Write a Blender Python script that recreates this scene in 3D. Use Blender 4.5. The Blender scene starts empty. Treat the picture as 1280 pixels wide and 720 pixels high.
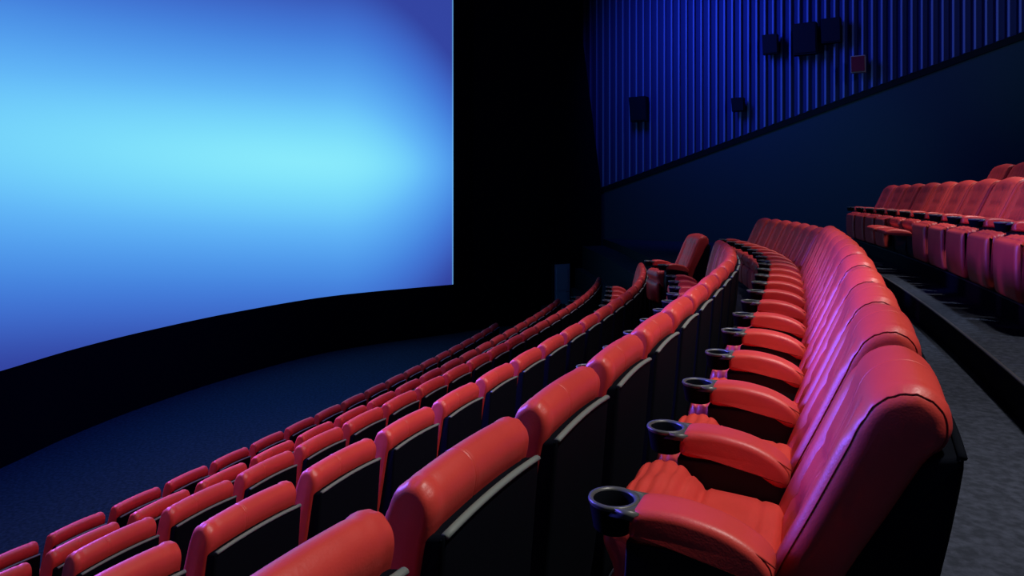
import bpy, math
from mathutils import Vector

# ------------------------------------------------------------------ basics
sc = bpy.context.scene
COL = sc.collection
PI = math.pi
sc.view_settings.view_transform = 'Standard'
sc.view_settings.look = 'None'
sc.view_settings.exposure = 0
sc.view_settings.gamma = 1
sc.view_settings.use_curve_mapping = False
world = bpy.data.worlds.new('world')
sc.world = world
world.use_nodes = True
world.node_tree.nodes['Background'].inputs[0].default_value = (0.0, 0.0, 0.0, 1)
world.node_tree.nodes['Background'].inputs[1].default_value = 0.0


def srgb(r, g, b):
    def c(v):
        v /= 255.0
        return v / 12.92 if v <= 0.04045 else ((v + 0.055) / 1.055) ** 2.4
    return (c(r), c(g), c(b), 1)


# --------------------------------------------------------------- materials
def mat(name, color, rough=0.5, spec=0.5, metal=0.0, bumps=(), var=None, sheen=0.0, coat=0.0):
    m = bpy.data.materials.new(name)
    m.use_nodes = True
    nt = m.node_tree
    b = nt.nodes['Principled BSDF']
    b.inputs['Base Color'].default_value = color
    b.inputs['Roughness'].default_value = rough
    b.inputs['Metallic'].default_value = metal
    b.inputs['Specular IOR Level'].default_value = spec
    b.inputs['Coat Weight'].default_value = coat
    b.inputs['Coat Roughness'].default_value = 0.3
    tc = nt.nodes.new('ShaderNodeTexCoord')
    if var:
        scale, c2, lo, hi = var
        n = nt.nodes.new('ShaderNodeTexNoise')
        n.inputs['Scale'].default_value = scale
        n.inputs['Detail'].default_value = 6
        nt.links.new(tc.outputs['Object'], n.inputs['Vector'])
        r = nt.nodes.new('ShaderNodeValToRGB')
        r.color_ramp.elements[0].position = lo
        r.color_ramp.elements[1].position = hi
        r.color_ramp.elements[0].color = color
        r.color_ramp.elements[1].color = c2
        nt.links.new(n.outputs['Fac'], r.inputs['Fac'])
        nt.links.new(r.outputs['Color'], b.inputs['Base Color'])
    prev = None
    for (kind, scale, dist, stren) in bumps:
        if kind == 'voronoi':
            t = nt.nodes.new('ShaderNodeTexVoronoi')
            out = t.outputs['Distance']
        else:
            t = nt.nodes.new('ShaderNodeTexNoise')
            t.inputs['Detail'].default_value = 4
            out = t.outputs['Fac']
        t.inputs['Scale'].default_value = scale
        nt.links.new(tc.outputs['Object'], t.inputs['Vector'])
        bp = nt.nodes.new('ShaderNodeBump')
        bp.inputs['Distance'].default_value = dist
        bp.inputs['Strength'].default_value = stren
        nt.links.new(out, bp.inputs['Height'])
        if prev:
            nt.links.new(prev, bp.inputs['Normal'])
        prev = bp.outputs['Normal']
    if prev:
        nt.links.new(prev, b.inputs['Normal'])
    return m


M_LEATHER = mat('red_leather', (0.66, 0.058, 0.045, 1), 0.44, 0.5,
                bumps=(('noise', 8, 0.006, 0.35), ('voronoi', 190, 0.0008, 0.25)),
                var=(5, (0.58, 0.046, 0.038, 1), 0.40, 0.70))
M_SEAM = mat('dark_red_stitching', (0.30, 0.022, 0.018, 1), 0.7, 0.2)
M_SHELL = mat('black_plastic', (0.0035, 0.0048, 0.0085, 1), 0.85, 0.04, bumps=(('noise', 140, 0.001, 0.3),))
M_PANEL = mat('black_vinyl', (0.007, 0.006, 0.008, 1), 0.5, 0.25, bumps=(('noise', 30, 0.003, 0.3),))
M_TRIM = mat('grey_rubber_trim', (0.16, 0.19, 0.18, 1), 0.6, 0.4)
M_CUP = mat('grey_plastic_cup', (0.075, 0.085, 0.085, 1), 0.38, 0.5)
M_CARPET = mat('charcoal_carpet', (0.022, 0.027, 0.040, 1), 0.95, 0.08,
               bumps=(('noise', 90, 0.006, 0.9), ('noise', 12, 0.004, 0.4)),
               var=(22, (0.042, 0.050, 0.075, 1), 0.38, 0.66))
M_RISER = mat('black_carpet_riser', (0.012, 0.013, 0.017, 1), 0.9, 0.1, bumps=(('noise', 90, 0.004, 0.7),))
M_NOSE = mat('dark_step_nosing', (0.05, 0.052, 0.06, 1), 0.45, 0.5)
M_BLACKWALL = mat('black_masking_cloth', (0.004, 0.0045, 0.010, 1), 0.95, 0.03, bumps=(('noise', 40, 0.002, 0.4),))
M_WALL = mat('dark_teal_wall', (0.018, 0.034, 0.042, 1), 0.85, 0.15, bumps=(('noise', 25, 0.003, 0.3),))
M_RIBBACK = mat('blue_fabric_wall', (0.022, 0.030, 0.10, 1), 0.9, 0.1)
M_RIB = mat('blue_wall_fin', (0.10, 0.13, 0.30, 1), 0.6, 0.3)
M_BAND = mat('black_shadow_and_frame', (0.006, 0.007, 0.010, 1), 0.8, 0.1)  # shadow under the fins painted as a black strip; door frame too
M_CEIL = mat('black_ceiling_tile', (0.006, 0.006, 0.008, 1), 0.95, 0.05)
M_SPEAKER = mat('black_speaker_cloth', (0.006, 0.006, 0.012, 1), 0.85, 0.1, bumps=(('voronoi', 60, 0.003, 0.5),))
M_SPEAKERRED = mat('dark_red_speaker_cloth', (0.16, 0.012, 0.018, 1), 0.8, 0.1, bumps=(('voronoi', 60, 0.003, 0.5),))
M_SPKEDGE = mat('pale_brown_side', (0.35, 0.20, 0.16, 1), 0.6, 0.2)  # paler brown than the red grille cloth
M_DOOR = mat('blue_grey_door', (0.30, 0.36, 0.50, 1), 0.7, 0.2)


# ----------------------------------------------------------------- objects
def new_obj(name, verts, faces, material, parent=None, smooth=True, mats=None, fmat=None):
    me = bpy.data.meshes.new(name)
    me.from_pydata([tuple(v) for v in verts], [], faces)
    for m in (mats or [material]):
        me.materials.append(m)
    if fmat:
        for p, i in zip(me.polygons, fmat):
            p.material_index = i
    if smooth:
        for p in me.polygons:
            p.use_smooth = True
    me.update()
    o = bpy.data.objects.new(name, me)
    COL.objects.link(o)
    if parent:
        o.parent = parent
    return o


def struct(name, *a, **k):
    o = new_obj(name, *a, **k)
    if o.parent is None:
        o['kind'] = 'structure'
    return o


def boxvf(x0, x1, y0, y1, z0, z1):
    v = [(x0, y0, z0), (x1, y0, z0), (x1, y1, z0), (x0, y1, z0),
         (x0, y0, z1), (x1, y0, z1), (x1, y1, z1), (x0, y1, z1)]
    f = [(0, 3, 2, 1), (4, 5, 6, 7), (0, 1, 5, 4), (1, 2, 6, 5), (2, 3, 7, 6), (3, 0, 4, 7)]
    return v, f


def catmull(pts, n, closed=True):
    out = []
    N = len(pts)
    for i in range(N if closed else N - 1):
        if closed:
            p0, p1, p2, p3 = pts[i - 1], pts[i], pts[(i + 1) % N], pts[(i + 2) % N]
        else:
            p0, p1, p2, p3 = pts[max(i - 1, 0)], pts[i], pts[i + 1], pts[min(i + 2, N - 1)]
        for j in range(n):
            t = j / n
            out.append(tuple(0.5 * (2 * b + (c - a) * t + (2 * a - 5 * b + 4 * c - d) * t * t +
                                    (3 * b - a - 3 * c + d) * t ** 3) for a, b, c, d in zip(p0, p1, p2, p3)))
    if not closed:
        out.append(tuple(pts[-1]))
    return out


def normals2d(pr):
    n = len(pr)
    area = sum(pr[i][0] * pr[(i + 1) % n][1] - pr[(i + 1) % n][0] * pr[i][1] for i in range(n))
    sg = 1 if area > 0 else -1
    out = []
    for i in range(n):
        a, b = pr[i - 1], pr[(i + 1) % n]
        dx, dy = b[0] - a[0], b[1] - a[1]
        l = math.hypot(dx, dy) or 1
        out.append((-dy / l * sg, dx / l * sg))      # inward
    return out


def loft(profile, hw, rad, stations, deform=None, grooves=(), sub=4, dense=True):
    """sweep a closed (y,z) profile across x from -hw to hw, edges rounded by rad; deform(x,y,z)->(x,y,z)"""
    pr = catmull(profile, sub) if dense else profile
    nr = normals2d(pr)
    xs = []
    k = 6
    for i in range(k + 1):
        a = PI / 2 * i / k
        xs.append((-hw + rad * (1 - math.sin(a)) if False else -hw + rad * (1 - math.cos(a)), rad * (1 - math.sin(a))))
    xs = [(x, ins) for x, ins in xs]
    inner = [(-hw + rad) + (2 * hw - 2 * rad) * i / stations for i in range(1, stations)]
    ins_in = [(x, 0) for x in inner]
    right = [(-x, ins) for x, ins in reversed(xs)]
    allx = xs + ins_in + right
    for gx, gd, gw in grooves:
        for s in (-1, -0.35, 0, 0.35, 1):
            allx.append((gx + s * gw, gd * (1 - abs(s)) ** 0.8))
    allx.sort(key=lambda t: t[0])
    V, F = [], []
    n = len(pr)
    for x, ins in allx:
        for (y, z), (ny, nz) in zip(pr, nr):
            p = (x, y + ny * ins, z + nz * ins)
            if deform:
                p = deform(*p)
            V.append(p)
    m = len(allx)
    for i in range(m - 1):
        for j in range(n):
            a, b = i * n + j, i * n + (j + 1) % n
            F.append((a, b, b + n, a + n))
    F.append(tuple(range(n - 1, -1, -1)))
    F.append(tuple((m - 1) * n + j for j in range(n)))
    # make outward
    area = sum(pr[i][0] * pr[(i + 1) % n][1] - pr[(i + 1) % n][0] * pr[i][1] for i in range(n))
    if area > 0:
        F = [tuple(reversed(f)) for f in F]
    return V, F


def tube(path, r, seg=8, flat=1.0):
    V, F = [], []
    n = len(path)
    for i, p in enumerate(path):
        p = Vector(p)
        a = Vector(path[max(i - 1, 0)])
        b = Vector(path[min(i + 1, n - 1)])
        d = (b - a).normalized()
        up = Vector((0, 0, 1)) if abs(d.z) < 0.9 else Vector((1, 0, 0))
        s = d.cross(up).normalized()
        u = s.cross(d).normalized()
        for k in range(seg):
            t = 2 * PI * k / seg
            V.append(p + s * math.cos(t) * r + u * math.sin(t) * r * flat)
    for i in range(n - 1):
        for k in range(seg):
            a, b = i * seg + k, i * seg + (k + 1) % seg
            F.append((a, a + seg, b + seg, b))
    F.append(tuple(range(seg)))
    F.append(tuple((n - 1) * seg + k for k in reversed(range(seg))))
    return V, F


def join(*parts):
    V, F = [], []
    for v, f in parts:
        o = len(V)
        V += [tuple(p) for p in v]
        F += [tuple(i + o for i in q) for q in f]
    return V, F


# ------------------------------------------------------------- the recliner
# local axes: the sitter faces -y, +x is the sitter's left hand
BACK = [(-.005, .40), (.020, .50), (.066, .62), (.120, .75), (.172, .88), (.200, .95), (.222, 1.01), (.252, 1.062),
        (.300, 1.092), (.350, 1.094), (.392, 1.062), (.404, 1.015), (.396, .975), (.372, .945),
        (.352, .915), (.290, .78), (.205, .60), (.140, .42), (.070, .375), (.02, .375)]


BACK_SLIM = [(.118, .36), (.128, .50), (.150, .62), (.180, .75), (.214, .88), (.234, .95), (.250, 1.01), (.270, 1.058),
             (.302, 1.084), (.332, 1.086), (.358, 1.066), (.368, 1.038), (.366, 1.010), (.360, .985),
             (.352, .950), (.325, .80), (.285, .60), (.248, .42), (.215, .335), (.14, .335)]
SHELL_SLIM = [(.285, .950), (.300, .978), (.360, .986), (.388, .992), (.396, .984), (.390, .90), (.366, .60), (.335, .36),
              (.290, .10), (.16, .10), (.17, .36), (.20, .44), (.225, .60), (.265, .80)]


def arch(x, z, hw, k=0.034):
    return z - k * (x / hw) ** 2 * max(0.0, min(1.0, (z - 0.6) / 0.35))


def make_chair(W, pitch, legrest_open=False, AW=.048, slim=False, tall=False):
    BK = BACK_SLIM if slim else BACK
    low = -.075 if slim else 0.0
    pull = .04 if slim else 0.0
    ak = .012 if slim else .034
    hw = W / 2
    root = bpy.data.objects.new('cinema_recliner', None)
    COL.objects.link(root)
    root.empty_display_size = 0.2

    # backrest cushion with rolled headrest
    def dback(x, y, z):
        front = max(0.0, min(1.0, 1 - (y - (0.02 + max(0, z - .42) * 0.36)) / 0.09)) if z < 1.02 else 0
        u = abs(x) / hw
        b = 0.0
        w = min(1, max(0, z - .40) / 0.06) * max(0, min(1, (1.04 - z) / .10))
        b += (-0.016 * math.exp(-((u - .84) / .13) ** 2) + 0.022 * math.exp(-((u - .62) / .045) ** 2)
              + 0.010 * max(0, 1 - u / .6) + 0.005 * math.exp(-(u / .04) ** 2)) * w
        for zz in (.62, .79):
            if u < .6:
                b += 0.010 * math.exp(-((z - zz) / .012) ** 2)
        y += b * front
        sq = 1 - 0.05 * max(0, min(1, (.62 - z) / .2))
        # fullness of the roll in the middle, shallow puckers by the side seams
        if z > .95:
            y += 0.003 * math.sin(x * 95) * math.exp(-((u - .86) / .10) ** 2)
            z += 0.0022 * math.sin(y * 210) * math.exp(-((u - .93) / .05) ** 2)
            z += 0.0030 * math.sin(x * 150 + 1) * math.exp(-((u - .84) / .12) ** 2)
        return (x * sq, y, arch(x, z, hw, ak))
    V, F = loft(BK, hw, 0.020 if slim else 0.034, 34, dback, grooves=((hw * .22, .0026, .006),))
    back = new_obj('backrest', V, F, M_LEATHER, root)
    pr = catmull(BK, 4)
    for sx in (-1, 1):
        path = []
        nr = normals2d(pr)
        for i in range(0, len(pr)):
            y, z = pr[i]
            if i <= 14 * 4 - 4:
                x = sx * (hw - .010)
                q = dback(x, y + nr[i][0] * .0085, z + nr[i][1] * .0085)
                path.append((q[0], q[1], q[2]))
        V, F = tube(path, .0017, 6)
        new_obj('seam', V, F, M_SEAM, back)
    # black shell behind the cushion
    SH = [(.300, .850), (.345, .925), (.400, .944), (.418, .950), (.426, .942), (.418, .86), (.375, .60), (.315, .36),
          (.235, .115), (.10, .11), (.095, .36), (.115, .44), (.170, .60), (.250, .76)]
    V, F = loft(SH if not slim else SHELL_SLIM, hw * (.972 if slim else .95), .012, 10, lambda x, y, z: (x * (1 - .05 * max(0, min(1, (.6 - z) / .5))), y, arch(x, z, hw, ak)), sub=2)
    shell = new_obj('back_shell', V, F, M_SHELL, root)
    path = []
    for i in range(15):
        x = -hw * .94 + 2 * hw * .94 * i / 14
        path.append((x, .422 if not slim else .393, arch(x, .950 if not slim else .990, hw, ak)))
    V, F = tube(path, .010, 8, .7)
    new_obj('shell_trim', V, F, M_TRIM if slim else M_SHELL, shell)

    # seat cushion: pleated roll at the front, hollow at the rear
    SE = [(-.380, .42), (-.405, .48), (-.390, .545), (-.345, .566), (-.285, .566), (-.235, .540), (-.190, .512), (-.10, .502),
          (-.01, .498), (.03, .48), (.04, .42), (.02, .33), (-.12, .315), (-.34, .32)]
    iw = (pitch - 2 * AW - .03) / 2 - .004

    def dseat(x, y, z):
        top = max(0, min(1, (z - .46) / .05))
        for yy, d in ((-.365, .008), (-.325, .009), (-.285, .009), (-.245, .009), (-.196, .018), (-.03, .008)):
            z -= d * math.exp(-((y - yy) / .007) ** 2) * top
        u = abs(x) / iw
        z -= .018 * max(0, u - .55) ** 2 / .2 * top
        z += .004 * math.sin(x * 40 + y * 30) * top * (1 if y < -.2 else .4)
        if slim:
            y = y * .88 + .0
            z += low * max(0, min(1, (z - .32) / .1))
        return (x, y, z)
    V, F = loft(SE, iw, .04, 18, dseat, sub=7)
    new_obj('seat_cushion', V, F, M_LEATHER, root)
    # leg rest
    if not legrest_open:
        LR = [(-.385, .385), (-.41, .34), (-.412, .24), (-.405, .13), (-.385, .085), (-.35, .085), (-.335, .13), (-.335, .36), (-.35, .385)]
        if tall:
            LR = [(-.415, .530), (-.445, .49), (-.450, .32), (-.438, .13), (-.415, .075), (-.37, .075), (-.350, .13), (-.350, .36), (-.385, .525)]
        elif slim:
            LR = [(y + .045, z - .03) for y, z in LR]
        ll = lambda x, y, z: (x, y - .008 * math.sin(PI * max(0, min(1, (z - .1) / .28))) ** 2 * (1 - (x / iw) ** 2), z)
    else:
        LR = [(-.395, .395), (-.46, .425), (-.60, .44), (-.70, .425), (-.725, .395), (-.70, .365), (-.60, .355), (-.46, .350), (-.395, .36)]
        ll = None
    V, F = loft(LR, iw * (.97 if legrest_open else .985), .03, 12, ll, sub=4)
    lr = new_obj('legrest', V, F, M_LEATHER, root)
    if legrest_open:
        for s in (-1, 1):
            V, F = tube([(s * iw * .7, -.30, .30), (s * iw * .7, -.45, .345), (s * iw * .7, -.62, .352)], .010, 6)
            new_obj('legrest_bracket', V, F, M_CUP, lr)
    # base under the seat
    BS = [(-.30, .31), (-.32, .10), (-.28, .02), (-.27, 0), (.17, 0), (.18, .02), (.17, .30)]
    V, F = loft(BS, iw * .96, .01, 4, dense=False)
    new_obj('base', V, F, M_PANEL, root)

    def arm(sx):
        cx = sx * pitch / 2
        aw = AW
        AP = [(-.30 + pull, .575 + low), (-.31 + pull, .40), (-.29 + pull, .08), (-.27 + pull, 0), (.14, 0), (.18, .10), (.06, .42), (.03, .545 + low), (-.10, .585 + low)]
        V, F = loft(AP, aw, .010, 4, lambda x, y, z: (x + cx, y, z), dense=False)
        a = new_obj('armrest', V, F, M_PANEL, root)
        PD0 = [(-.280, .590), (-.292, .625), (-.284, .655), (-.255, .671), (-.17, .674), (-.08, .660), (-.02, .638), (.022, .612),
              (.044, .580), (.036, .540), (.00, .537), (-.06, .566), (-.18, .586)]
        PD = [(y + pull * (y < -.1), z + low) for y, z in PD0]
        V, F = loft(PD, AW + .012, .022, 8, lambda x, y, z: (x * (1 + .10 * max(0, min(1, (-.05 - y) / .2))) + cx, y,
                                                       z), sub=4)
        p = new_obj('arm_pad', V, F, M_LEATHER, a)
        path = [(cx + AW, y + pull * (y < -.1), z + low) for y, z in ((-.275, .652), (-.24, .664), (-.17, .664), (-.08, .648), (0, .621), (.05, .595))]
        V, F = tube(catmull(path, 4, False), .0022, 6)
        new_obj('seam', V, F, M_SEAM, a)
        # cup holder: open ring cup with a flat collar running under the pad
        V, F = [], []
        cy, seg = -.345, 32
        prof = [(.058, .560), (.0625, .655), (.066, .662), (.064, .668), (.056, .668), (.052, .662), (.050, .62), (.047, .598), (.0, .598)]
        prof = [(.0, .585), (.044, .585), (.052, .592)] + prof[1:]
        n = len(prof)
        for r, z in prof:
            for k in range(seg):
                t = 2 * PI * k / seg
                V.append((cx + r * math.cos(t), cy + r * math.sin(t), z - .004))
        for i in range(n - 1):
            for k in range(seg):
                aa, bb = i * seg + k, i * seg + (k + 1) % seg
                F.append((aa, bb, bb + seg, aa + seg))
        # collar
        cv = [(-.060, -.345), (-.058, -.33), (-.056, -.25), (.056, -.25), (.058, -.33), (.060, -.345)]
        arc = [(.0605 * math.cos(t), -.345 + .0605 * math.sin(t)) for t in [PI * q / 12 for q in range(0, 13)]]
        outer = [(cx - .064, -.345), (cx - .062, -.26), (cx + .062, -.26), (cx + .064, -.345)]
        col = [(cx + x, y) for x, y in arc]
        poly = [(cx + .064, -.335), (cx + .063, -.262), (cx - .063, -.262), (cx - .064, -.335)]
        # build as strip between the arc and the straight back edge
        top, bot = [], []
        for i, (x, y) in enumerate(col):
            xe = cx + .063 - .126 * i / 12
            top.append(((x, y), (xe, -.262)))
        V2, F2 = [], []
        for z in (.662, .640):
            for a1, b1 in top:
                V2.append((a1[0], a1[1], z))
                V2.append((b1[0], b1[1], z))
        m = len(top)
        for i in range(m - 1):
            q = 2 * i
            F2.append((q, q + 1, q + 3, q + 2))
            o2 = 2 * m
            F2.append((o2 + q, o2 + q + 2, o2 + q + 3, o2 + q + 1))
            F2.append((q + 1, o2 + q + 1, o2 + q + 3, q + 3))
            F2.append((q, q + 2, o2 + q + 2, o2 + q))
        F2.append((0, 2 * m, 2 * m + 1, 1))
        F2.append((2 * m - 2, 2 * m - 1, 4 * m - 1, 4 * m - 2))
        ncup = len(F)
        fm = []
        for i in range(n - 1):
            z_mid = (prof[i][1] + prof[i + 1][1]) / 2
            fm += [0 if z_mid > .655 else 1] * seg
        V, F = join((V, F), (V2, F2))
        V = [(x, y + pull, z + low) for x, y, z in V]
        fm += [0] * (len(F) - ncup)
        new_obj('cup_holder', V, F, None, a, mats=[M_CUP, M_SHELL], fmat=fm)
        return a
    arm(1)
    return root, arm


def copy_tree(o, parent=None):
    c = o.copy()
    COL.objects.link(c)
    c.parent = parent
    for ch in list(o.children):
        copy_tree(ch, c)
    return c


# -------------------------------------------------------------- row curves
TH = math.radians(26.93)
RR = 84.4


def row_curve(off, bend=None, l0=-4.0, l1=24.0, step=0.1):
    """points (l, x, y, heading) along a row; heading measured from +Y towards +X"""
    cs, sn = math.cos(TH), math.sin(TH)

    def walk(sign, L):
        x, y, l, h = off * cs, -off * sn, 0.0, TH
        out = [(l, x, y, h)]
        while abs(l) < L:
            hm = heading(l + sign * step / 2)
            x += sign * step * math.sin(hm)
            y += sign * step * math.cos(hm)
            l += sign * step
            out.append((l, x, y, heading(l)))
        return out

    def heading(l):
        h = TH - l / (RR + off)
        if bend and l > bend[0]:
            h -= min((l - bend[0]) / bend[1], bend[2] if len(bend) > 2 else 0.42)
        return h
    a = walk(-1, -l0)
    b = walk(1, l1)
    return list(reversed(a))[:-1] + b


def at(curve, l):
    for i in range(len(curve) - 1):
        if curve[i][0] <= l <= curve[i + 1][0]:
            a, b = curve[i], curve[i + 1]
            t = (l - a[0]) / (b[0] - a[0])
            return tuple(p + (q - p) * t for p, q in zip(a, b))
    return curve[-1]


# wall line of the ribbed side wall
WC = Vector((3.03, 23.0))
WD = Vector((0.857, -0.515)).normalized()


def beyond_wall(x, y):
    d = Vector((x, y)) - WC
    return WD.x * d.y - WD.y * d.x       # >0 : outside


FLOORS = {'A': -1.44, 'B': -1.665, 'C': -2.375, 'D': -3.00, 'E': -3.49, 'F': -4.04}
BEND = {'A': (8.0, 19, .40), 'B': (6.3, 15, .25), 'C': (8.3, 26, .3), 'D': (11.0, 40, .3), 'E': (12.5, 60, .3), 'F': (12.5, 40, .3)}
# headrest line offset, pitch, arclength of seat number 0 (first one inside the picture), number of seats
ROWS = {
    'A': dict(off=.10, p=.608, ph=2.00, k0=0, n=18),
    'B': dict(off=-.825, p=.597, ph=.79, k0=0, n=15),
    'C': dict(off=-2.304, p=.600, ph=2.072, k0=-1, n=20),
    'D': dict(off=-3.755, p=.582, ph=2.422, k0=0, n=23),
    'E': dict(off=-4.858, p=.614, ph=2.929, k0=-1, n=21),
    'F': dict(off=-6.244, p=.596, ph=3.118, k0=0, n=19),
}

ORD = ['first', 'second', 'third', 'fourth', 'fifth', 'sixth', 'seventh', 'eighth', 'ninth', 'tenth', 'eleventh', 'twelfth',
       'thirteenth', 'fourteenth', 'fifteenth', 'sixteenth', 'seventeenth', 'eighteenth', 'nineteenth', 'twentieth',
       'twenty-first', 'twenty-second', 'twenty-third', 'twenty-fourth', 'twenty-fifth', 'twenty-sixth', 'twenty-seventh',
       'twenty-eighth', 'twenty-ninth', 'thirtieth']
LABEL = {
    'X': 'lone red recliner facing left, just past the far end of the brightest row',
    'A': 'red leather recliner, {} from the camera in the long row with cupholder armrests',
    'B': 'red leather recliner seen from behind, {} up from the bottom in the brightest row',
    'C': 'red recliner from behind, {} from the bottom left, first row below the brightest row',
    'D': 'red recliner from behind, {} from the bottom left, second row below the brightest row',
    'E': 'small red recliner, {} from the left edge, row just behind the front row',
    'F': 'small red recliner, {} from the left edge, front row beside the open floor',
    'G': 'wide red recliner on the raised right platform, {} from the far left end',
    'H': 'red headrest recliner in the topmost row at the right edge, {} from the left',
}
GROUP = {
    'X': 'recliner across the side aisle',
    'A': 'recliners in the row nearest the camera', 'B': 'recliners in the brightly lit row',
    'C': 'recliners in the row below the bright row', 'D': 'recliners in the second row below the bright row',
    'E': 'recliners in the row behind the front row', 'F': 'recliners in the front row',
    'G': 'wide recliners on the raised platform', 'H': 'recliners in the topmost row',
}

used = {}


def place(kind, builder, x, y, z, h, row, idx, scale=1.0, tail_arm=False):
    if kind not in used:
        used[kind] = builder()
        proto, armf = used[kind]
        r = proto
        proto['first'] = 1
        del proto['first']
        used[kind] = (proto, armf, None)
    else:
        proto, armf, _ = used[kind]
        r = copy_tree(proto)
    r.location = (x, y, z)
    r.rotation_euler = (0, 0, -(PI / 2 + h))
    r.scale = (scale,) * 3
    r['label'] = LABEL[row].format(ORD[idx])
    r['category'] = 'cinema seat'
    r['group'] = GROUP[row]
    return r


def std():
    return make_chair(.510, .600)


def slimmer():
    return make_chair(.488, .585, slim=True)


def wide():
    return make_chair(.70, .83, False, .085, tall=True)


def wide_open():
    return make_chair(.70, .83, True, .085)


far_arm = {}


far_jobs = []


def add_far_arm(root, pitch):
    far_jobs.append((root, pitch))


def do_far_arm(root, pitch):
    """the last seat of a row also has an armrest on its far side"""
    src = [c for c in root.children if c.name.startswith('armrest')][0]
    c = copy_tree(src, root)
    c.location.x -= pitch


for row in 'ABCDEF':
    R = ROWS[row]
    cv = row_curve(R['off'], BEND[row])
    for j in range(R['n']):
        l = R['ph'] + (j + R['k0']) * R['p']
        if row == 'A' and j >= 11:
            l += .45
        _, x, y, h = at(cv, l)
        # headrest line lies .30 behind the seat's own origin
        ox = x - .30 * math.cos(h)
        oy = y + .30 * math.sin(h)
        kd = ('std', std) if row == 'A' else ('slim', slimmer)
        c = place(kd[0], kd[1], ox, oy, FLOORS[row], h, row, j)
        if row == 'A':
            # the backs of this row are set to slightly different heights
            kz = ([.945, .972, .978, .985, 1.005, 1.018] + [1.022] * 5 + [.965] * 20)[j]
            for ch in c.children:
                if ch.name.startswith('seat_cushion'):
                    ch.scale = (1, 1, 1.045 if j == 0 else 1)
                if ch.name.startswith('back'):
                    ch.scale = (1, 1, kz)
        if j == R['n'] - 1 or (row == 'A' and j == 10):
            add_far_arm(c, .600 if row == 'A' else .585)

# a lone recliner across the side aisle, on the tier of the bright row
c = place('slimx', std, 2.50, 10.3, FLOORS['B'], math.radians(-8), 'X', 0)
add_far_arm(c, .600)

# raised platform on the right: wide recliners, far ones first
GOFF, GZ, GS = 2.32, -.99, 1.12
cv = row_curve(GOFF)
GP = .95
for j in range(11):
    l = 17.0 - j * GP
    _, x, y, h = at(cv, l)
    ox = x - .30 * GS * math.cos(h)
    oy = y + .30 * GS * math.sin(h)
    op = j in (4, 5)
    c = place('wopen' if op else 'wide', wide_open if op else wide, ox, oy, GZ, h, 'G', j, GS)
    if j == 0:
        add_far_arm(c, .83)
cv = row_curve(3.72)
for j in range(3):
    _, x, y, h = at(cv, 15.3 - j * GP)
    place('wide', wide, x - .30 * GS * math.cos(h), y + .30 * GS * math.sin(h), -.64, h, 'H', j, GS)


for job in far_jobs:
    do_far_arm(*job)


# ------------------------------------------------------------------- tiers
def mid(a, b):
    return tuple((p + q) / 2 for p, q in zip(a, b))


EDGES = [  # (offset of front edge, bend, floor level of the tier behind that edge)
    (-5.86, mid(BEND['E'], BEND['F']), FLOORS['E']),
    (-4.70, mid(BEND['D'], BEND['E']), FLOORS['D']),
    (-3.32, mid(BEND['C'], BEND['D']), FLOORS['C']),
    (-1.88, mid(BEND['B'], BEND['C']), FLOORS['B']),
    (-0.855, BEND['B'], FLOORS['A']),
    (1.10, None, -1.19),
    (1.66, None, -.99),
    (3.02, None, -.64),
]
lower = FLOORS['F']
curves = []
for off, bend, z in EDGES:
    cvv = [(x, y) for l, x, y, h in row_curve(off, bend, l0=-5.0, l1=26.0, step=.25) if beyond_wall(x, y) < .05]
    curves.append(cvv)
back_edge = [(x, y) for l, x, y, h in row_curve(9.0, None, l0=-5.0, l1=26.0, step=.25) if beyond_wall(x, y) < .05]


def resample(c, n):
    L = [0]
    for a, b in zip(c, c[1:]):
        L.append(L[-1] + math.hypot(b[0] - a[0], b[1] - a[1]))
    out, i = [], 0
    for k in range(n):
        t = L[-1] * k / (n - 1)
        while i < len(L) - 2 and L[i + 1] < t:
            i += 1
        u = (t - L[i]) / max(1e-9, L[i + 1] - L[i])
        out.append((c[i][0] + (c[i + 1][0] - c[i][0]) * u, c[i][1] + (c[i + 1][1] - c[i][1]) * u))
    return out


N = 120
for i, (off, bend, z) in enumerate(EDGES):
    f = resample(curves[i], N)
    b = resample(curves[i + 1] if i + 1 < len(EDGES) else back_edge, N)
    V, F, FM = [], [], []
    for p, q in zip(f, b):
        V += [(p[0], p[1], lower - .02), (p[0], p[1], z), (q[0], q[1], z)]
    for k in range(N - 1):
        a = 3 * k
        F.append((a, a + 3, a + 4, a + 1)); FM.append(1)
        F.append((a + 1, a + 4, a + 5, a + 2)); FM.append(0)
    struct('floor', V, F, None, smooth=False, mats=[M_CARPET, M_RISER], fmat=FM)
    if i >= 5:
        V, F = tube([(p[0], p[1], z + .004) for p in f], .016, 6, .6)
        struct('trim_%d' % (i - 4), V, F, M_NOSE)
    lower = z

# ------------------------------------------------- screen wall, screen, floor
KN = [(-7.30, -3.5), (-7.75, 1.0), (-7.95, 5.0), (-7.86, 8.2), (-7.60, 10.09), (-7.43, 11.57), (-7.02, 13.18), (-6.14, 15.35), (-4.57, 17.8), (-1.72, 20.0)]
KN2 = [(-1.72, 20.0), (-.98, 20.6), (.8, 21.75), (1.95, 22.4)]
arcp = catmull(KN, 10, False)
ext = catmull(KN2, 8, False)
allp = arcp + ext[1:]
ZF = FLOORS['F']
CZ = 8.2


def wallstrip(pts, z0, z1, nz=1):
    V, F = [], []
    for p in pts:
        for j in range(nz + 1):
            V.append((p[0], p[1], z0 + (z1 - z0) * j / nz))
    m = nz + 1
    for i in range(len(pts) - 1):
        for j in range(nz):
            a = i * m + j
            F.append((a, a + m, a + m + 1, a + 1))
    return V, F


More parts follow.
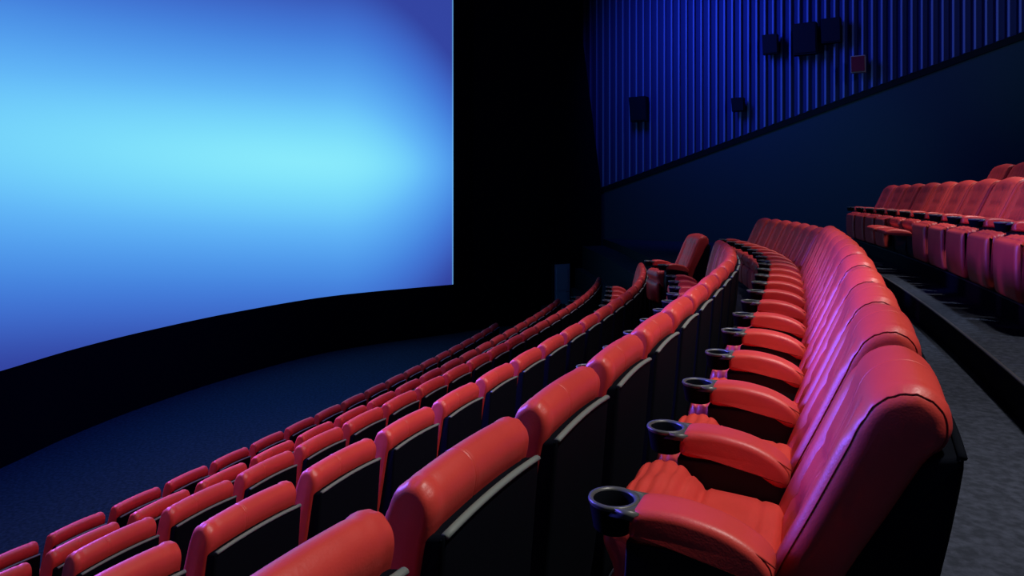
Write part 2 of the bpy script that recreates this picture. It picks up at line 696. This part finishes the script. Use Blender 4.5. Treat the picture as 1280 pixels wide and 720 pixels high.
def offset_line(pts, d):
    out = []
    for i, p in enumerate(pts):
        a = pts[max(i - 1, 0)]
        b = pts[min(i + 1, len(pts) - 1)]
        dx, dy = b[0] - a[0], b[1] - a[1]
        l = math.hypot(dx, dy)
        out.append((p[0] + dy / l * d, p[1] - dx / l * d))
    return out


# black masking wall: full height behind everything
V, F = wallstrip(offset_line(allp, -.12), ZF, CZ)
struct('wall_screen', V, F, M_BLACKWALL, smooth=False)
# plinth wall under the screen, flush with the picture
V, F = wallstrip(offset_line(allp, .02), ZF, -2.62)
struct('wall_front', V, F, M_BLACKWALL, smooth=False)

# projection screen
sp = resample(arcp, 140)
nz = 24
V, F = wallstrip(sp, -2.6, 7.4, nz)
n0 = len(V)
me = bpy.data.meshes.new('picture_surface')
me.from_pydata(V, [], F)
uv = me.uv_layers.new(name='UVMap')
L = [0]
for a, b in zip(sp, sp[1:]):
    L.append(L[-1] + math.hypot(b[0] - a[0], b[1] - a[1]))
tot = L[-1]
for lp in me.loops:
    i = lp.vertex_index
    uv.data[lp.index].uv = (tot - L[i // (nz + 1)], V[i][2])      # metres from the right edge, height
screen_root = bpy.data.objects.new('projection_screen', None)
COL.objects.link(screen_root)
screen_root.location = (sp[70][0], sp[70][1], -2.6)
surf = bpy.data.objects.new('picture_surface', me)
COL.objects.link(surf)
surf.parent = screen_root
surf.location = (-sp[70][0], -sp[70][1], 2.6)
for p in me.polygons:
    p.use_smooth = True
V, F = tube([(sp[-1][0] + .03, sp[-1][1] - .02, -2.62), (sp[-1][0] + .03, sp[-1][1] - .02, 7.42)], .035, 8)
fr = new_obj('frame', V, F, M_BLACKWALL, screen_root)
fr.location = surf.location
screen_root['label'] = 'huge curved cinema screen glowing pale cyan and blue on the left'
screen_root['category'] = 'screen'

ms = bpy.data.materials.new('lit_projection_screen')
ms.use_nodes = True
nt = ms.node_tree
for nd in list(nt.nodes):
    nt.nodes.remove(nd)


def mth(op, a, b=None, c=None):
    nd = nt.nodes.new('ShaderNodeMath')
    nd.operation = op
    for i, v in enumerate((a, b, c)):
        if v is None:
            continue
        if isinstance(v, (int, float)):
            nd.inputs[i].default_value = v
        else:
            nt.links.new(v, nd.inputs[i])
    return nd.outputs[0]


uvn = nt.nodes.new('ShaderNodeUVMap')
sep = nt.nodes.new('ShaderNodeSeparateXYZ')
nt.links.new(uvn.outputs[0], sep.inputs[0])
U, Z = sep.outputs[0], sep.outputs[1]
un = mth('MINIMUM', mth('DIVIDE', U, 12.5), 1.3)
aw = mth('MULTIPLY_ADD', un, -1.45, 3.70)                 # band half height, wider at the right end
dz = mth('DIVIDE', mth('SUBTRACT', Z, 0.85), aw)
du = mth('DIVIDE', mth('SUBTRACT', U, 4.6), 24.0)
edge = mth('MULTIPLY', mth('POWER', mth('MAXIMUM', mth('SUBTRACT', 1.0, mth('DIVIDE', U, 3.6)), 0.0), 1.7), .62)
d = mth('ADD', mth('SQRT', mth('ADD', mth('MULTIPLY', dz, dz), mth('MULTIPLY', du, du))), edge)
ramp = nt.nodes.new('ShaderNodeValToRGB')
ramp.color_ramp.interpolation = 'B_SPLINE'
stops = [(0.0, (140, 236, 252)), (.16, (124, 222, 251)), (.36, (96, 180, 250)), (.60, (70, 136, 226)), (.80, (62, 104, 203)), (1.0, (48, 58, 150))]
cr = ramp.color_ramp
while len(cr.elements) > 1:
    cr.elements.remove(cr.elements[-1])
cr.elements[0].position = 0
cr.elements[0].color = srgb(*stops[0][1])
for p_, c_ in stops[1:]:
    e = cr.elements.new(p_)
    e.color = srgb(*c_)
nt.links.new(mth('DIVIDE', d, 1.5), ramp.inputs[0])
# bright rim where the picture spills on the masking edge
rim = mth('LESS_THAN', U, .05)
mixn = nt.nodes.new('ShaderNodeMix')
mixn.data_type = 'RGBA'
nt.links.new(mth('MULTIPLY', rim, .35), mixn.inputs[0])
nt.links.new(ramp.outputs[0], mixn.inputs[6])
mixn.inputs[7].default_value = srgb(130, 215, 255)
em = nt.nodes.new('ShaderNodeEmission')
nt.links.new(mixn.outputs[2], em.inputs[0])
em.inputs[1].default_value = 1.0
outn = nt.nodes.new('ShaderNodeOutputMaterial')
nt.links.new(em.outputs[0], outn.inputs[0])
me.materials.append(ms)

# low floor in front of the first row
fl = [(p[0], p[1], ZF - .001) for p in allp]
fr0 = [(x, y) for l, x, y, h in row_curve(-4.5, None, l0=-5, l1=26, step=.5) if beyond_wall(x, y) < .2]
V = fl + [(x, y, ZF - .001) for x, y in reversed(resample(fr0, 30))]
struct('floor', V, [tuple(range(len(V)))], M_CARPET, smooth=False)

# slanting black wing between the screen and the ribbed wall
wd = Vector((3.4 - .8, 23.2 - 21.75)).normalized()


def wing(x, y, h=0):
    return (x + h * wd.y, y - h * wd.x)


# at Y ~22 the free edge runs from X 2.15 (z 6.3) to X 2.93 (z .26) and straight down below that
def edge_x(z):
    return 2.94 - max(0, z - .26) * .134


V, F = [], []
zs = [ZF, .26, 2, 4, 6, 8.1]
for z in zs:
    ex = edge_x(z)
    ey = 21.75 + (ex - .8) * wd.y / wd.x
    for (x, y) in ((-1.2, 21.75 - 2.0 * wd.y / wd.x), (ex, ey)):
        a = wing(x, y, .12)
        V.append((a[0], a[1], z))
        V.append((x, y + .1, z))
for i in range(len(zs) - 1):
    a = 4 * i
    F += [(a, a + 2, a + 6, a + 4), (a + 2, a + 3, a + 7, a + 6), (a + 3, a + 1, a + 5, a + 7), (a + 1, a, a + 4, a + 5)]
F += [(0, 1, 3, 2), tuple(4 * (len(zs) - 1) + q for q in (0, 2, 3, 1))]
struct('wall_masking', V, F, M_BLACKWALL, smooth=False)

# side wall : teal below the rake line, blue fabric and fins above it
TL = 19.0


def wp(t, z, out=0.0):
    n = Vector((WD.y, -WD.x))            # towards the room
    p = WC + WD * t + n * out
    return (p.x, p.y, z)


def rake(t):
    return .27 + .335 * t


V = [wp(-1.35, ZF), wp(TL, ZF), wp(TL, rake(TL)), wp(-1.35, rake(-1.35))]
struct('wall_right', V, [(0, 1, 2, 3)], M_WALL, smooth=False)
V = [wp(-1.35, rake(-1.35), .02), wp(TL, rake(TL), .02), wp(TL, CZ, .02), wp(-1.35, CZ, .02)]
struct('wall_upper', V, [(0, 1, 2, 3)], M_RIBBACK, smooth=False)
# black strip modelled in place of the shadow below the fins
V, F = [], []
for t in (-1.35, TL):
    V += [wp(t, rake(t) - .17, 0), wp(t, rake(t) - .17, .05), wp(t, rake(t), .10), wp(t, rake(t), .0)]
F = [(0, 1, 5, 4), (1, 2, 6, 5), (2, 3, 7, 6), (3, 0, 4, 7), (0, 3, 2, 1), (4, 5, 6, 7)]
struct('trim_4', V, F, M_BAND, smooth=False)
V, F = [], []
t = -1.3
i = 0
while t < TL - .3 and rake(t) < CZ - .05:
    w = .045
    d = .13
    o = len(V)
    for tt, oo in ((t - w / 2, .02), (t - w / 2, d), (t + w / 2, d), (t + w / 2, .02)):
        V.append(wp(tt, rake(tt) + .01, oo))
        V.append(wp(tt, CZ, oo))
    F += [(o, o + 1, o + 3, o + 2), (o + 2, o + 3, o + 5, o + 4), (o + 4, o + 5, o + 7, o + 6), (o, o + 2, o + 4, o + 6)]
    t += .235
    i += 1
struct('trim_5', V, F, M_RIB, smooth=False)

# ceiling, back wall and near side closing
V = [(-9, -6, CZ), (24, -6, CZ), (24, 26, CZ), (-9, 26, CZ)]
struct('ceiling', V, [(3, 2, 1, 0)], M_CEIL, smooth=False)
V = [(back_edge[0][0], back_edge[0][1], -1), (back_edge[-1][0], back_edge[-1][1], -1), (back_edge[-1][0], back_edge[-1][1], CZ), (back_edge[0][0], back_edge[0][1], CZ)]
struct('wall_back', V, [(0, 1, 2, 3)], M_WALL, smooth=False)
V = [(-7.3, -3.6, ZF), (10, -8.5, ZF), (10, -8.5, CZ), (-7.3, -3.6, CZ)]
struct('wall_left', V, [(0, 1, 2, 3)], M_BLACKWALL, smooth=False)

# exit door in the black masking wall
dc = Vector((1.60, 22.19 - .17))
dr = bpy.data.objects.new('door_1', None)
COL.objects.link(dr)
dr['kind'] = 'structure'
dr.location = (dc.x, dc.y, ZF)
dr.rotation_euler = (0, 0, math.atan2(wd.y, wd.x))
V, F = boxvf(-.30, .30, -.03, .03, 0.02, 1.84)
V2, F2 = boxvf(-.22, .22, -.042, -.03, 1.0, 1.70)
V3, F3 = boxvf(-.22, .22, -.042, -.03, .15, .88)
V, F = join((V, F), (V2, F2), (V3, F3))
new_obj('door_leaf', V, F, M_DOOR, dr, smooth=False)
V, F = join(boxvf(-.35, -.30, -.04, .04, 0, 1.90), boxvf(.30, .35, -.04, .04, 0, 1.90), boxvf(-.35, .35, -.04, .04, 1.84, 1.90))
new_obj('door_frame', V, F, M_BAND, dr, smooth=False)
V, F = tube([(.22, -.09, .95), (.12, -.09, .95)], .012, 8)
V2, F2 = tube([(.22, -.03, .95), (.22, -.09, .95)], .010, 8)
V, F = join((V, F), (V2, F2))
new_obj('door_handle', V, F, M_CUP, dr)


# surround speakers on the ribbed wall
def speaker(t, z, w, h, dp, label, m, side=None, tilt=14):
    r = bpy.data.objects.new('wall_speaker', None)
    COL.objects.link(r)
    p = wp(t, z, .13)
    r.location = p
    r.rotation_euler = (0, 0, math.atan2(WD.y, WD.x))
    r['label'] = label
    r['category'] = 'speaker'
    r['group'] = 'surround speakers on the ribbed wall'
    ti = math.radians(tilt)
    # wedge cabinet: leaning down towards the seats
    prof = [(-.10, -h / 2), (-.10 - dp * .62, -h / 2), (-.10 - dp, h / 2), (-.10, h / 2)]
    V, F = loft([(y, z_) for y, z_ in prof], w / 2, .015, 3, dense=False)
    new_obj('cabinet', V, F, side or m, r, smooth=False)
    V, F = [], []
    k = .9
    for sx in (-1, 1):
        for (y, zz) in ((-.10 - dp * .62 - .012 - .02, -h / 2 * k), (-.10 - dp * .98 - .012, h / 2 * k)):
            V.append((sx * w / 2 * k, y, zz))
            V.append((sx * w / 2 * k, y + .03, zz))
    F = [(0, 4, 6, 2), (1, 3, 7, 5), (0, 2, 3, 1), (4, 5, 7, 6), (0, 1, 5, 4), (2, 6, 7, 3)]
    new_obj('grille', V, F, m, r, smooth=False)
    V, F = join(boxvf(-.05, .05, -.12, .0, -.06, .06), boxvf(-.10, .10, -.02, .0, -.14, .14))
    new_obj('bracket', V, F, M_SHELL, r, smooth=False)
    return r


speaker(1.47, 2.79, .56, .78, .35, 'black box speaker hanging alone at the left of the blue ribbed wall', M_SPEAKER)
speaker(4.57, 2.73, .36, .40, .25, 'smallest black speaker, mid ribbed wall just above its sloping lower edge', M_SPEAKER)
speaker(5.49, 4.42, .42, .55, .28, 'leftmost and smallest black speaker of the cluster high on ribbed wall', M_SPEAKER)
speaker(6.44, 4.45, .62, .86, .40, 'middle black speaker of the three clustered high on the ribbed wall', M_SPEAKER)
speaker(7.11, 4.61, .50, .66, .34, 'rightmost black speaker of the three clustered high on the ribbed wall', M_SPEAKER)
speaker(7.78, 3.61, .36, .44, .30, 'dark red square speaker with pale edge on the blue ribbed wall', M_SPEAKERRED, M_SPKEDGE)


# ------------------------------------------------------------------ lights
def area(name, loc, target, size, power, color, size_y=None, spread=180):
    l = bpy.data.lights.new(name, 'AREA')
    l.shape = 'RECTANGLE'
    l.size = size
    l.size_y = size_y or size
    l.energy = power
    l.color = color
    l.spread = math.radians(spread)
    o = bpy.data.objects.new(name, l)
    COL.objects.link(o)
    o.location = loc
    d = Vector(target) - Vector(loc)
    o.rotation_euler = d.to_track_quat('-Z', 'Y').to_euler()
    return o


def spot(name, loc, target, power, color, angle=60, blend=.6, rad=.12):
    l = bpy.data.lights.new(name, 'SPOT')
    l.energy = power
    l.color = color
    l.spot_size = math.radians(angle)
    l.spot_blend = blend
    l.shadow_soft_size = rad
    o = bpy.data.objects.new(name, l)
    COL.objects.link(o)
    o.location = loc
    d = Vector(target) - Vector(loc)
    o.rotation_euler = d.to_track_quat('-Z', 'Y').to_euler()
    return o


WARM = (1.0, .93, .88)
COOL = (.78, .86, 1.0)
PINK = (1.0, .80, .92)
# ceiling downlights over the seats
spot('downlight', (2.6, .9, 5.6), (.9, 1.9, -1), 1300, WARM, 62, .9, .2)
spot('downlight', (4.4, 4.2, 5.8), (2.4, 5.0, -1), 1250, WARM, 54, .9, .2)
spot('downlight', (1.6, 6.6, 5.4), (1.75, 6.8, -1.4), 420, COOL, 40, .9, .2)
spot('downlight', (-1.2, 4.2, 5.2), (-2.3, 5.0, -2.6), 400, PINK, 70, 1, .3)
spot('downlight', (-1.6, 9.2, 5.2), (-1.6, 8.6, -3), 500, PINK, 70, 1, .3)
spot('downlight', (2.4, 11.0, 5.6), (1.4, 12.0, -2), 700, PINK, 48, 1, .3)
spot('downlight', (5.6, 5.2, 5.0), (5.0, 7.6, -1.2), 900, COOL, 42, .8, .2)
spot('downlight', (8.8, 13.0, 5.6), (7.4, 13.4, -.5), 620, PINK, 62, 1, .2)
spot('downlight', (4.6, 9.0, 5.6), (3.0, 10.4, -.6), 420, PINK, 46, 1, .2)
spot('downlight', (7.0, 9.0, 5.0), (6.4, 9.6, -.6), 900, WARM, 60, .8, .2)
# blue violet wash from the screen side
area('blue_wash', (-4.8, 4.6, 1.5), (2.6, 3.4, -.5), 1.0, 280, (.10, .10, 1.0), 1.0, 80)
area('violet_wash', (-6.6, 8.5, 1.6), (-1.6, 6.0, -2.2), 1.0, 130, (.45, .14, 1.0), 1.4, 70)
# cool grazing light on the fin edges and a faint green exit glow
spot('wall_graze', (12.0, 11.0, 6.8), (10.5, 19.0, 4.4), 520, (.30, .42, 1.0), 64, 1, .2)
spot('exit_glow', (12.6, 14.6, 2.6), (13.4, 17.0, 2.9), 14, (.35, 1.0, .75), 110, 1, .2)
# LED wash on the ribbed wall
area('wall_wash', (2.6, 17.5, 6.6), (7.5, 20.3, 4.4), 1.2, 260, (.04, .10, 1.0), 3.0, 120)
# blue spill on the low floor
area('floor_wash', (-3.0, 12.0, 5.5), (-5.4, 10.0, -4), 4, 150, (.02, .12, 1.0), 8, 90)
# teal spill on the lower side wall
spot('wall_spill', (8.0, 14.5, 2.4), (8.5, 19.8, .4), 80, (.25, .85, .95), 95, 1, .3)

# ------------------------------------------------------------------ camera
cam = bpy.data.cameras.new('camera')
cam.sensor_width = 36
cam.lens = 850 / 1280 * 36
cam.shift_y = -115 / 1280
cam.clip_start = .05
cam.clip_end = 200
co = bpy.data.objects.new('camera', cam)
COL.objects.link(co)
co.location = (0, 0, 0)
co.rotation_euler = (PI / 2, 0, 0)
sc.camera = co
